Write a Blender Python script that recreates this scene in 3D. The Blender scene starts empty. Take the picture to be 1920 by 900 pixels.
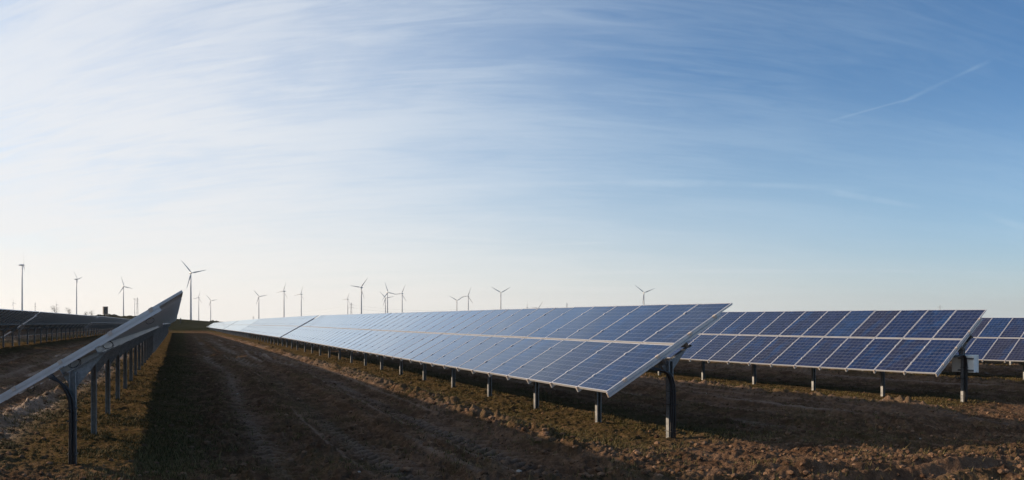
import bpy, bmesh, math, random
import numpy as np
from mathutils import Vector, Matrix

random.seed(7)
rng = np.random.default_rng(11)
C = bpy.context.scene.collection
sc = bpy.context.scene
PI = math.pi
R = math.radians

# ------------------------------------------------------------------ camera
# The photograph is a stitched panorama (cylindrical projection, 1400 px per radian at 1920 px).
CAM_Z = 2.12
F = 1400.0
HY = 603.0                 # horizon row in the 1920x900 photograph
cam = bpy.data.cameras.new('camera')
cam.type = 'PANO'
cc = cam if hasattr(cam, 'panorama_type') else cam.cycles
cc.panorama_type = 'CENTRAL_CYLINDRICAL'
cc.central_cylindrical_range_u_min = -960.0 / F
cc.central_cylindrical_range_u_max = 960.0 / F
cc.central_cylindrical_range_v_min = -(900.0 - HY) / F
cc.central_cylindrical_range_v_max = HY / F
cc.central_cylindrical_radius = 1.0
cam.clip_start = 0.05
cam.clip_end = 30000
camo = bpy.data.objects.new('camera', cam)
camo.location = (0, 0, CAM_Z)
camo.rotation_euler = (PI / 2, 0, 0)
C.objects.link(camo)
sc.camera = camo

# row directions: d runs along the rows away from the camera, e across them to the right
TH = (345.0 - 960.0) / F
D = Vector((math.sin(TH), math.cos(TH), 0))
E = Vector((math.cos(TH), -math.sin(TH), 0))

# ------------------------------------------------------------------ light
SH_E, SH_D = 2.45, 2.1                       # shadow run across / towards the camera per metre of height
sv = -(E * SH_E - D * SH_D) + Vector((0, 0, 1))
sv.normalize()                               # towards the sun
SUN_EL = math.asin(sv.z)
SUN_AZ = math.atan2(sv.x, sv.y)              # from +Y, clockwise seen from above

sun = bpy.data.lights.new('sun', 'SUN')
sun.energy = 5.0
sun.angle = R(0.55)
sun.color = (1.0, 0.77, 0.54)
suno = bpy.data.objects.new('sun', sun)
suno.rotation_euler = sv.to_track_quat('Z', 'Y').to_euler()
suno.location = (-40, 20, 30)
C.objects.link(suno)


class NT:
    """tiny helper for building node trees"""
    def __init__(s, tree):
        s.t = tree
        s.n = tree.nodes
        s.l = tree.links

    def node(s, kind, **kw):
        n = s.n.new(kind)
        for k, v in kw.items():
            setattr(n, k, v)
        return n

    def put(s, sock, v):
        if hasattr(v, 'is_output'):
            s.l.new(v, sock)
        elif v is not None:
            sock.default_value = v

    def m(s, op, a, b=None, c=None, clamp=False):
        n = s.n.new('ShaderNodeMath')
        n.operation = op
        n.use_clamp = clamp
        s.put(n.inputs[0], a)
        s.put(n.inputs[1], b)
        if c is not None:
            s.put(n.inputs[2], c)
        return n.outputs[0]

    def v(s, op, a, b=None):
        n = s.n.new('ShaderNodeVectorMath')
        n.operation = op
        s.put(n.inputs[0], a)
        s.put(n.inputs[1], b)
        return n.outputs['Value'] if op in ('DOT_PRODUCT', 'LENGTH') else n.outputs[0]

    def ss(s, x, lo, hi, a=0.0, b=1.0):
        n = s.n.new('ShaderNodeMapRange')
        n.interpolation_type = 'SMOOTHSTEP'
        s.put(n.inputs[0], x)
        n.inputs[1].default_value = lo
        n.inputs[2].default_value = hi
        n.inputs[3].default_value = a
        n.inputs[4].default_value = b
        return n.outputs[0]

    def mix(s, f, a, b, blend='MIX'):
        n = s.n.new('ShaderNodeMix')
        n.data_type = 'RGBA'
        n.blend_type = blend
        s.put(n.inputs[0], f)
        s.put(n.inputs[6], a if hasattr(a, 'is_output') else (*a, 1))
        s.put(n.inputs[7], b if hasattr(b, 'is_output') else (*b, 1))
        return n.outputs[2]

    def comb(s, x, y, z):
        n = s.n.new('ShaderNodeCombineXYZ')
        s.put(n.inputs[0], x)
        s.put(n.inputs[1], y)
        s.put(n.inputs[2], z)
        return n.outputs[0]

    def sep(s, v):
        n = s.n.new('ShaderNodeSeparateXYZ')
        s.put(n.inputs[0], v)
        return n.outputs

    def noise(s, vec, scale, detail=4, rough=0.55, dist=0.0, col=False):
        n = s.n.new('ShaderNodeTexNoise')
        s.put(n.inputs['Vector'], vec)
        n.inputs['Scale'].default_value = scale
        n.inputs['Detail'].default_value = detail
        n.inputs['Roughness'].default_value = rough
        n.inputs['Distortion'].default_value = dist
        return n.outputs['Color' if col else 'Fac']


def ray(px, py):
    th = (px - 960) / F
    v = Vector((math.sin(th), math.cos(th), (HY - py) / F))
    return v


# ---- sky
SKY = 0.071
world = bpy.data.worlds.new('World')
sc.world = world
world.use_nodes = True
W = NT(world.node_tree)
W.n.clear()
sky = W.node('ShaderNodeTexSky', sky_type='NISHITA')
sky.sun_disc = False
sky.sun_elevation = SUN_EL
sky.sun_rotation = SUN_AZ
sky.altitude = 50
sky.air_density = 1.0
sky.dust_density = 1.2
sky.ozone_density = 1.6
tc = W.node('ShaderNodeTexCoord')
dr = W.v('NORMALIZE', tc.outputs['Generated'])
dx, dy, dz = W.sep(dr)
up = W.m('MAXIMUM', dz, 0.0)
inv = W.m('DIVIDE', 1.0, W.m('ADD', up, 0.10))
px_ = W.m('MULTIPLY', dx, inv)
py_ = W.m('MULTIPLY', dy, inv)
plane = W.comb(px_, py_, 0.0)
# high cirrus: long streaks running roughly across the view
rot = W.node('ShaderNodeMapping')
W.put(rot.inputs['Vector'], plane)
rot.inputs['Rotation'].default_value = (0, 0, R(-28))
rot.inputs['Scale'].default_value = (0.60, 1.3, 1)
rot.inputs['Location'].default_value = (2.3, 1.1, 0)
n1 = W.noise(rot.outputs[0], 1.3, 6, 0.55, 0.6)
rot2 = W.node('ShaderNodeMapping')
W.put(rot2.inputs['Vector'], plane)
rot2.inputs['Rotation'].default_value = (0, 0, R(5))
rot2.inputs['Location'].default_value = (0.4, 3.7, 0)
rot2.inputs['Scale'].default_value = (0.9, 5.0, 1)
n2 = W.noise(rot2.outputs[0], 2.2, 10, 0.66, 1.4)
streak = W.m('ADD', W.m('MULTIPLY', n1, 0.64), W.m('MULTIPLY', n2, 0.36))
sdot = W.v('DOT_PRODUCT', dr, tuple(Vector((sv.x, sv.y, sv.z * 0.7)).normalized()))   # nearness to the sun
glow = W.ss(sdot, -0.25, 0.80)
veil = W.m('MULTIPLY', W.ss(sdot, 0.03, 0.70, 0.0, 0.98), W.ss(up, 0.10, 0.50, 1.0, 0.66))
low = W.m('POWER', W.ss(up, -0.08, 0.40, 1.0, 0.0), 1.2)
low = W.m('MULTIPLY', low, W.ss(sdot, -0.50, 0.10, 0.78, 0.95))
wisps = W.m('MULTIPLY', W.ss(streak, 0.36, 0.68), W.m('ADD', 0.15, W.m('MULTIPLY', glow, 0.34)))


def screen(p, q):
    return W.m('SUBTRACT', 1.0, W.m('MULTIPLY', W.m('SUBTRACT', 1.0, p), W.m('SUBTRACT', 1.0, q)))


gaps = W.m('MULTIPLY', W.ss(streak, 0.58, 0.36), W.m('MULTIPLY', glow, 0.30))          # thinner air between the streaks
veil = W.m('MULTIPLY', veil, W.m('SUBTRACT', 1.0, gaps))
mask = screen(screen(veil, low), wisps)


def contrail(p0, p1, width, gain, soft=0.25):
    a = ray(*p0).normalized()
    b = ray(*p1).normalized()
    n = a.cross(b).normalized()
    mid = (a + b).normalized()
    half = math.acos(max(-1, min(1, a.dot(mid))))
    off = W.m('ABSOLUTE', W.v('DOT_PRODUCT', dr, tuple(n)))
    off = W.m('ADD', off, W.m('MULTIPLY', W.m('SUBTRACT', W.noise(dr, 9.0, 3, 0.6), 0.5), width * 1.4))
    body = W.ss(off, width * 0.15, width, 1.0, 0.0)
    along = W.v('DOT_PRODUCT', dr, tuple(mid))
    ends = W.ss(along, math.cos(half * (1 + soft)), math.cos(half * (1 - soft)))
    torn = W.ss(W.noise(dr, 16.0, 4, 0.6), 0.32, 0.62, 0.25, 1.0)
    return W.m('MULTIPLY', W.m('MULTIPLY', body, ends), W.m('MULTIPLY', torn, gain))


for args in (((1560, 226), (1705, 186), 0.0020, 0.15), ((1700, 188), (1852, 116), 0.0036, 0.15), ((800, 440), (940, 398), 0.003, 0.22),
             ((990, 461), (1140, 454), 0.002, 0.22), ((1840, 400), (1935, 432), 0.008, 0.25),
             ((600, 365), (1560, 352), 0.006, 0.20), ((20, 418), (640, 370), 0.005, 0.18),
             ((1050, 513), (1920, 512), 0.0035, 0.22), ((1560, 360), (1720, 388), 0.005, 0.2)):
    mask = screen(mask, contrail(*args))
mask = W.m('MINIMUM', mask, 0.97)
cloud = W.mix(glow, (4.9, 6.5, 7.9), (8.3, 8.5, 8.8))
horizon_warm = W.mix(W.ss(up, 0.0, 0.20), (9.1, 8.9, 8.5), cloud)
cool_low = W.mix(W.ss(up, 0.0, 0.14), (6.9, 7.4, 7.3), cloud)
cloud2 = W.mix(W.ss(sdot, -0.35, 0.45), cool_low, horizon_warm)
base = W.mix(1.0, sky.outputs[0], (0.70, 1.13, 1.52), 'MULTIPLY')
final = W.mix(mask, base, cloud2)
bg = W.node('ShaderNodeBackground')
W.put(bg.inputs[0], final)
bg.inputs[1].default_value = SKY
wo = W.node('ShaderNodeOutputWorld')
W.l.new(bg.outputs[0], wo.inputs[0])

sc.view_settings.view_transform = 'Standard'
sc.view_settings.look = 'None'
sc.view_settings.exposure = 0.50
sc.view_settings.gamma = 1.0
sc.view_settings.use_curve_mapping = False
sc.cycles.max_bounces = 5
sc.cycles.diffuse_bounces = 2
sc.cycles.glossy_bounces = 3
sc.cycles.transmission_bounces = 2
sc.cycles.volume_bounces = 0
sc.cycles.use_denoising = True


# ------------------------------------------------------------------ materials
def material(name, build):
    m = bpy.data.materials.new(name)
    m.use_nodes = True
    t = NT(m.node_tree)
    t.n.clear()
    b = t.node('ShaderNodeBsdfPrincipled')
    o = t.node('ShaderNodeOutputMaterial')
    t.l.new(b.outputs[0], o.inputs[0])
    build(t, b, o)
    return m


def plain(name, col, rough=0.6, metal=0.0, var=0.12, scale=6.0, coat=0.0):
    def f(t, b, o):
        tc = t.node('ShaderNodeTexCoord')
        n = t.noise(tc.outputs['Object'], scale, 5, 0.6)
        k = t.ss(n, 0.3, 0.7, 1 - var, 1 + var)
        c = t.mix(1.0, col, t.comb(k, k, k), 'MULTIPLY')
        t.put(b.inputs['Base Color'], c)
        b.inputs['Metallic'].default_value = metal
        t.put(b.inputs['Roughness'], t.ss(n, 0.3, 0.7, rough * 0.85, min(1, rough * 1.15)))
        b.inputs['Coat Weight'].default_value = coat
    return material(name, f)


def galvanised(t, b, o):
    tc = t.node('ShaderNodeTexCoord')
    v = t.node('ShaderNodeTexVoronoi')
    t.put(v.inputs['Vector'], tc.outputs['Object'])
    v.inputs['Scale'].default_value = 38
    k = t.ss(t.sep(v.outputs['Color'])[0], 0, 1, 0.82, 1.1)
    n = t.noise(tc.outputs['Object'], 2.5, 5)
    k = t.m('MULTIPLY', k, t.ss(n, 0.3, 0.7, 0.8, 1.1))
    t.put(b.inputs['Base Color'], t.mix(1.0, (0.23, 0.24, 0.25), t.comb(k, k, k), 'MULTIPLY'))
    b.inputs['Metallic'].default_value = 0.55
    t.put(b.inputs['Roughness'], t.ss(n, 0.3, 0.7, 0.38, 0.55))


def cells(t, b, o):
    uv = t.node('ShaderNodeUVMap')
    u, v, _ = t.sep(uv.outputs[0])
    info = t.node('ShaderNodeObjectInfo')
    rnd = info.outputs['Random']
    cu = t.m('MULTIPLY', u, 6.0)
    cv = t.m('MULTIPLY', v, 10.0)
    fu = t.m('FRACT', cu)
    fv = t.m('FRACT', cv)
    eu = t.m('MINIMUM', fu, t.m('SUBTRACT', 1.0, fu))
    ev = t.m('MINIMUM', fv, t.m('SUBTRACT', 1.0, fv))
    gu = t.ss(eu, 0.008, 0.018, 1.0, 0.0)
    gv = t.ss(ev, 0.012, 0.030, 1.0, 0.0)
    # busbars run along the module
    bb = t.m('ABSOLUTE', t.m('SUBTRACT', t.m('FRACT', t.m('MULTIPLY', cu, 2.0)), 0.5))
    bus = t.ss(bb, 0.012, 0.03, 1.0, 0.0)
    line = t.m('MAXIMUM', gu, gv)
    cell_id = t.comb(t.m('FLOOR', cu), t.m('FLOOR', cv), t.m('MULTIPLY', rnd, 91.0))
    wn = t.node('ShaderNodeTexWhiteNoise', noise_dimensions='3D')
    t.put(wn.inputs['Vector'], cell_id)
    # grain of the polycrystalline silicon
    vo = t.node('ShaderNodeTexVoronoi')
    t.put(vo.inputs['Vector'], t.comb(t.m('MULTIPLY', u, 0.95), t.m('MULTIPLY', v, 1.6), t.m('MULTIPLY', rnd, 7.0)))
    vo.inputs['Scale'].default_value = 55
    g = t.sep(vo.outputs['Color'])[0]
    cv_ = t.m('ADD', t.m('MULTIPLY', wn.outputs['Value'], 0.5), t.m('MULTIPLY', g, 0.5))
    rr = t.node('ShaderNodeTexWhiteNoise', noise_dimensions='1D')
    t.put(rr.inputs['W'], t.m('MULTIPLY', rnd, 517.0))
    tone = t.mix(t.ss(rnd, 0.0, 1.0), (0.007, 0.017, 0.062), (0.015, 0.018, 0.044))
    tone = t.mix(t.ss(rr.outputs['Value'], 0.84, 0.97, 0.0, 0.6), tone, (0.006, 0.030, 0.100))
    wave = t.noise(t.comb(t.m('ADD', t.m('MULTIPLY', u, 1.6), t.m('MULTIPLY', v, 0.5)), t.m('MULTIPLY', v, 0.7), t.m('MULTIPLY', rnd, 40.0)), 1.6, 3, 0.5)
    tone = t.mix(t.ss(wave, 0.50, 0.72, 0.0, 0.65), tone, (0.006, 0.032, 0.110))
    k = t.ss(cv_, 0.0, 1.0, 0.70, 1.30)
    c = t.mix(1.0, tone, t.comb(k, k, k), 'MULTIPLY')
    c = t.mix(t.m('MULTIPLY', bus, 0.30), c, (0.30, 0.33, 0.38))
    c = t.mix(t.m('MULTIPLY', line, 0.42), c, (0.36, 0.40, 0.46))
    t.put(b.inputs['Base Color'], c)
    b.inputs['Roughness'].default_value = 0.6
    b.inputs['Specular IOR Level'].default_value = 0.0
    # cover glass: reflection climbs steeply towards grazing angles
    geo = t.node('ShaderNodeNewGeometry')
    cosv = t.m('ABSOLUTE', t.v('DOT_PRODUCT', geo.outputs['Normal'], geo.outputs['Incoming']))
    fr = t.m('EXPONENT', t.m('MULTIPLY', t.m('POWER', t.m('DIVIDE', cosv, 0.235), 2.0), -1.0))
    fr = t.m('ADD', t.m('MULTIPLY', fr, 0.97), 0.025)
    dust = t.noise(t.comb(t.m('MULTIPLY', u, 0.95), t.m('MULTIPLY', v, 1.6), rnd), 3.0, 5)
    gl = t.node('ShaderNodeBsdfGlossy')
    gl.inputs['Color'].default_value = (0.83, 0.92, 1.0, 1)
    t.put(gl.inputs['Roughness'], t.ss(dust, 0.3, 0.7, 0.03, 0.10))
    mx = t.node('ShaderNodeMixShader')
    t.put(mx.inputs[0], fr)
    t.l.new(b.outputs[0], mx.inputs[1])
    t.l.new(gl.outputs[0], mx.inputs[2])
    t.l.new(mx.outputs[0], o.inputs[0])


def soil(t, b, o):
    geo = t.node('ShaderNodeNewGeometry')
    p = geo.outputs['Position']
    a = t.v('DOT_PRODUCT', p, tuple(E))
    d = t.v('DOT_PRODUCT', p, tuple(D))
    co = t.comb(a, d, t.sep(p)[2])
    big = t.noise(co, 0.25, 4)
    mid = t.noise(co, 1.7, 6, 0.65)
    fine = t.noise(co, 11.0, 8, 0.72)
    vfine = t.noise(co, 45.0, 6, 0.7)
    brown = t.mix(t.ss(mid, 0.36, 0.64), (0.080, 0.047, 0.029), (0.185, 0.114, 0.071))
    brown = t.mix(t.ss(fine, 0.35, 0.68, 0.0, 0.7), brown, (0.050, 0.029, 0.018))
    brown = t.mix(t.ss(vfine, 0.55, 0.75, 0.0, 0.55), brown, (0.210, 0.145, 0.098))
    streak = t.noise(t.comb(t.m('MULTIPLY', a, 4.0), t.m('MULTIPLY', d, 0.5), 0.0), 1.0, 6, 0.7)
    brown = t.mix(t.ss(streak, 0.52, 0.70, 0.0, 0.40), brown, (0.235, 0.155, 0.105))
    brown = t.mix(t.ss(streak, 0.48, 0.32, 0.0, 0.55), brown, (0.055, 0.033, 0.021))
    # moss and thin grass on the strips below the tables (rows 9.65 m apart)
    per = t.m('FRACT', t.m('DIVIDE', t.m('ADD', a, 1.62 + 48.25), 9.65))     # 0 on a post line
    dist = t.m('MULTIPLY', t.m('MINIMUM', per, t.m('SUBTRACT', 1.0, per)), 9.65)
    dist = t.m('ADD', dist, t.m('MULTIPLY', t.m('SUBTRACT', mid, 0.5), 2.6))
    strip = t.ss(dist, 1.3, 2.5, 1.0, 0.0)
    strip = t.m('MULTIPLY', strip, t.ss(t.m('ADD', d, t.m('MULTIPLY', t.m('SUBTRACT', big, 0.5), 3.0)), 9.2, 11.0))
    patch = t.ss(t.noise(co, 0.55, 5, 0.6), 0.52, 0.66, 0.0, 0.55)           # weedy patches between the rows
    lane = t.m('MULTIPLY', t.ss(per, 0.18, 0.30), t.ss(per, 0.46, 0.60, 1.0, 0.0))      # weeds on the shaded side of each lane
    lane = t.m('MULTIPLY', lane, t.ss(t.noise(co, 0.8, 5, 0.65), 0.42, 0.60, 0.0, 0.5))
    green = t.m('MAXIMUM', t.m('MAXIMUM', strip, patch), lane)
    green = t.m('MULTIPLY', green, t.ss(fine, 0.32, 0.6, 0.25, 1.0))
    moss = t.mix(t.ss(vfine, 0.35, 0.7), (0.045, 0.040, 0.014), (0.125, 0.104, 0.044))
    c = t.mix(t.m('MULTIPLY', green, 0.72), brown, moss)
    # smooth, pale, compacted mud of the wheel tracks
    att = t.node('ShaderNodeAttribute', attribute_name='pale')
    c = t.mix(t.m('MULTIPLY', att.outputs['Fac'], 0.75), c, (0.23, 0.155, 0.112))
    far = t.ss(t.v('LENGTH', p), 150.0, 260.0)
    c = t.mix(far, c, (0.020, 0.022, 0.012))  # dark green of the hill, plus shade painted over the lane's far end
    t.put(b.inputs['Base Color'], c)
    t.put(b.inputs['Roughness'], t.ss(att.outputs['Fac'], 0.0, 1.0, 0.95, 0.62))
    t.put(b.inputs['Specular IOR Level'], t.m('MULTIPLY', att.outputs['Fac'], 0.15))
    bp = t.node('ShaderNodeBump')
    bp.inputs['Strength'].default_value = 1.0
    bp.inputs['Distance'].default_value = 0.07
    hh = t.m('ADD', t.m('MULTIPLY', fine, 0.7), t.m('MULTIPLY', vfine, 0.3))
    t.put(bp.inputs['Height'], hh)
    t.put(b.inputs['Normal'], bp.outputs[0])


M = {}
M['cells'] = material('photovoltaic cells under glass', cells)
M['back'] = plain('panel backsheet', (0.25, 0.195, 0.160), 0.6, 0, 0.10, 3)
M['alu'] = plain('anodised aluminium', (0.54, 0.54, 0.56), 0.34, 0.45, 0.06, 5)
M['clamp'] = plain('dull clamp metal', (0.52, 0.44, 0.38), 0.5, 0.5, 0.15, 20)
M['zinc'] = material('galvanised steel', galvanised)
M['black'] = plain('black cable jacket', (0.012, 0.012, 0.014), 0.45, 0, 0.1, 20)
M['box'] = plain('light grey enclosure', (0.78, 0.79, 0.75), 0.5, 0, 0.06, 6)
M['tag'] = plain('white tag', (0.72, 0.73, 0.74), 0.5, 0, 0.05, 20)
M['turbine'] = plain('turbine paint', (0.50, 0.52, 0.53), 0.5, 0, 0.04, 0.2)
M['mast'] = plain('weathered mast steel', (0.30, 0.31, 0.32), 0.6, 0.3, 0.05, 0.5)
M['soil'] = material('ploughed soil', soil)
M['dark'] = plain('dark timber cladding', (0.050, 0.048, 0.045), 0.8, 0, 0.2, 3)
M['bark'] = plain('bark', (0.09, 0.07, 0.055), 0.9, 0, 0.2, 3)
M['leaf'] = plain('hedge leaves', (0.045, 0.046, 0.024), 0.8, 0, 0.3, 2)


def clods(t, b, o):
    info = t.node('ShaderNodeNewGeometry')
    r_ = info.outputs['Random Per Island']
    c = t.mix(r_, (0.075, 0.044, 0.028), (0.200, 0.125, 0.080))
    c = t.mix(t.ss(r_, 0.990, 0.995), c, (0.30, 0.27, 0.23))
    t.put(b.inputs['Base Color'], c)
    b.inputs['Roughness'].default_value = 0.95
    b.inputs['Specular IOR Level'].default_value = 0.0


M['clod'] = material('soil clods', clods)


def blades(t, b, o):
    info = t.node('ShaderNodeNewGeometry')
    r_ = info.outputs['Random Per Island']
    c = t.mix(t.ss(r_, 0.3, 0.75), (0.042, 0.042, 0.012), (0.170, 0.130, 0.058))
    t.put(b.inputs['Base Color'], c)
    b.inputs['Roughness'].default_value = 0.8
    b.inputs['Specular IOR Level'].default_value = 0.1


M['grass'] = material('sparse grass', blades)


# ------------------------------------------------------------------ mesh helpers
class MB:
    def __init__(s):
        s.v, s.f, s.m, s.uv = [], [], [], []

    def face(s, idx, m=0, uv=None):
        s.f.append(idx)
        s.m.append(m)
        s.uv.append(uv)

    def hexa(s, p, m=0):
        """eight corners: bottom loop 0-3, top loop 4-7"""
        i = len(s.v)
        s.v += [tuple(q) for q in p]
        for q in ((3, 2, 1, 0), (4, 5, 6, 7), (0, 1, 5, 4), (1, 2, 6, 5), (2, 3, 7, 6), (3, 0, 4, 7)):
            s.face([i + k for k in q], m)

    def box(s, x0, x1, y0, y1, z0, z1, m=0, mat=None):
        p = [Vector(q) for q in ((x0, y0, z0), (x1, y0, z0), (x1, y1, z0), (x0, y1, z0),
                                 (x0, y0, z1), (x1, y0, z1), (x1, y1, z1), (x0, y1, z1))]
        if mat is not None:
            p = [mat @ q for q in p]
        s.hexa(p, m)

    def prism(s, prof, fn, a, b, m=0):
        """extrude the closed 2D profile between stations a and b; fn(u, v, w) -> point"""
        i = len(s.v)
        n = len(prof)
        s.v += [tuple(fn(u, v, a)) for u, v in prof]
        s.v += [tuple(fn(u, v, b)) for u, v in prof]
        for k in range(n):
            k2 = (k + 1) % n
            s.face([i + k, i + k2, i + n + k2, i + n + k], m)
        s.face([i + k for k in reversed(range(n))], m)
        s.face([i + n + k for k in range(n)], m)

    def tube(s, pts, r, n=8, m=0, r2=None, cap=True):
        pts = [Vector(p) for p in pts]
        i0 = len(s.v)
        L = len(pts)
        ref = Vector((0.31, 0.83, 0.46))
        for j, p in enumerate(pts):
            tg = (pts[min(j + 1, L - 1)] - pts[max(j - 1, 0)]).normalized()
            rf = ref if abs(tg.dot(ref)) < 0.95 else Vector((1, 0, 0))
            u = tg.cross(rf).normalized()
            w = tg.cross(u)
            rr = r if r2 is None else r + (r2 - r) * j / (L - 1)
            for k in range(n):
                an = 2 * PI * k / n
                s.v.append(tuple(p + u * (math.cos(an) * rr) + w * (math.sin(an) * rr)))
        for j in range(L - 1):
            for k in range(n):
                k2 = (k + 1) % n
                s.face([i0 + j * n + k, i0 + j * n + k2, i0 + (j + 1) * n + k2, i0 + (j + 1) * n + k], m)
        if cap:
            s.face([i0 + k for k in reversed(range(n))], m)
            s.face([i0 + (L - 1) * n + k for k in range(n)], m)

    def mesh(s, name, mats, smooth=False):
        me = bpy.data.meshes.new(name)
        me.from_pydata(s.v, [], s.f)
        for mm in mats:
            me.materials.append(mm)
        me.polygons.foreach_set('material_index', s.m)
        if any(u is not None for u in s.uv):
            uvl = me.uv_layers.new(name='UVMap')
            k = 0
            for f, u in zip(s.f, s.uv):
                for j in range(len(f)):
                    if u is not None:
                        uvl.data[k].uv = u[j]
                    k += 1
        if smooth:
            me.polygons.foreach_set('use_smooth', [True] * len(s.f))
        me.update()
        return me


def link(name, mesh, parent=None, loc=(0, 0, 0), rot=(0, 0, 0)):
    o = bpy.data.objects.new(name, mesh)
    o.location = loc
    o.rotation_euler = rot
    C.objects.link(o)
    if parent is not None:
        o.parent = parent
    return o


def tag(o, label=None, cat=None, group=None, kind=None):
    if label:
        o['label'] = label
    if cat:
        o['category'] = cat
    if group:
        o['group'] = group
    if kind:
        o['kind'] = kind
    return o


def copy_tree(o, parent=None):
    c = o.copy()
    C.objects.link(c)
    c.parent = parent
    for ch in list(o.children):
        copy_tree(ch, c)
    return c


# ------------------------------------------------------------------ terrain
def hash2(ix, iy, seed):
    h = (ix.astype(np.int64) * 374761393 + iy.astype(np.int64) * 668265263 + seed * 1442695041) & 0x7fffffff
    h = ((h ^ (h >> 13)) * 1274126177) & 0x7fffffff
    return ((h ^ (h >> 16)) & 0xffff) / 65535.0


def vnoise(x, y, seed=0):
    ix, iy = np.floor(x), np.floor(y)
    fx, fy = x - ix, y - iy
    fx = fx * fx * (3 - 2 * fx)
    fy = fy * fy * (3 - 2 * fy)
    a = hash2(ix, iy, seed)
    b = hash2(ix + 1, iy, seed)
    c = hash2(ix, iy + 1, seed)
    d = hash2(ix + 1, iy + 1, seed)
    return (a * (1 - fx) + b * fx) * (1 - fy) + (c * (1 - fx) + d * fx) * fy


def fbm(x, y, octs, seed=0, gain=0.5):
    s, amp, tot = 0, 1.0, 0
    ca, sa = math.cos(0.6), math.sin(0.6)
    for k in range(octs):
        s = s + amp * vnoise(x, y, seed + k * 17)
        tot += amp
        amp *= gain
        x, y = (x * ca - y * sa) * 2.03 + 5.1, (x * sa + y * ca) * 2.03 + 1.7
    return s / tot


def lut(xs, ys, step, smooth):
    g = np.arange(min(xs) - 50, max(xs) + 50, step)
    v = np.interp(g, xs, ys)
    k = max(1, int(smooth / step))
    ker = np.hanning(2 * k + 3)
    ker /= ker.sum()
    v = np.convolve(np.pad(v, len(ker) // 2, mode='edge'), ker, 'valid')
    return g[:len(v)], v


GA = lut([-400, -60, -21, -11, -1.5, 8, 18, 28, 40, 80, 400], [2.4, 1.9, 0.95, 0.34, 0.0, 0.0, -0.15, -0.30, -0.42, -0.6, -0.8], 0.5, 6)
GT = lut([-200, 8, 24, 50, 95, 145, 310, 420, 900], [0, 0, 0.12, 0.12, 0.02, -0.2, -0.9, -1.0, -1.0], 1.0, 12)


def gauss(x, w):
    return np.exp(-(x / w) ** 2)


def sstep(x, a, b):
    u = np.clip((x - a) / (b - a), 0, 1)
    return u * u * (3 - 2 * u)


def base_height(x, y):
    a = x * E.x + y * E.y
    t = x * D.x + y * D.y
    z = np.interp(a, *GA) + np.interp(t, *GT)
    r = np.hypot(x, y)
    px = 960 + F * np.arctan2(x, y)
    rpx = np.interp(px, [-1500, 0, 150, 200, 260, 300, 345, 385, 400, 460, 1200, 3000],
                    [10, 13, 12, 11, 9.3, 7.5, 4.3, 1.2, 0.2, -1.5, -2, -2])
    ridge = CAM_Z + rpx * 430.0 / F
    w = sstep(r, 330, 430)
    z = z * (1 - w) + ridge * w
    w2 = sstep(r, 450, 900)
    z = z * (1 - w2) + np.minimum(z, -1.5) * w2
    # headland before the right-hand rows, lowered to bring the table shadow's edge forward
    z = z - 0.20 * sstep(a, 9.0, 12.5) * (1 - sstep(a, 20, 30)) * (1 - sstep(t, 7.5, 10.5))
    return z


def gz(x, y):
    return float(base_height(np.array([x], dtype=float), np.array([y], dtype=float))[0])


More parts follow.
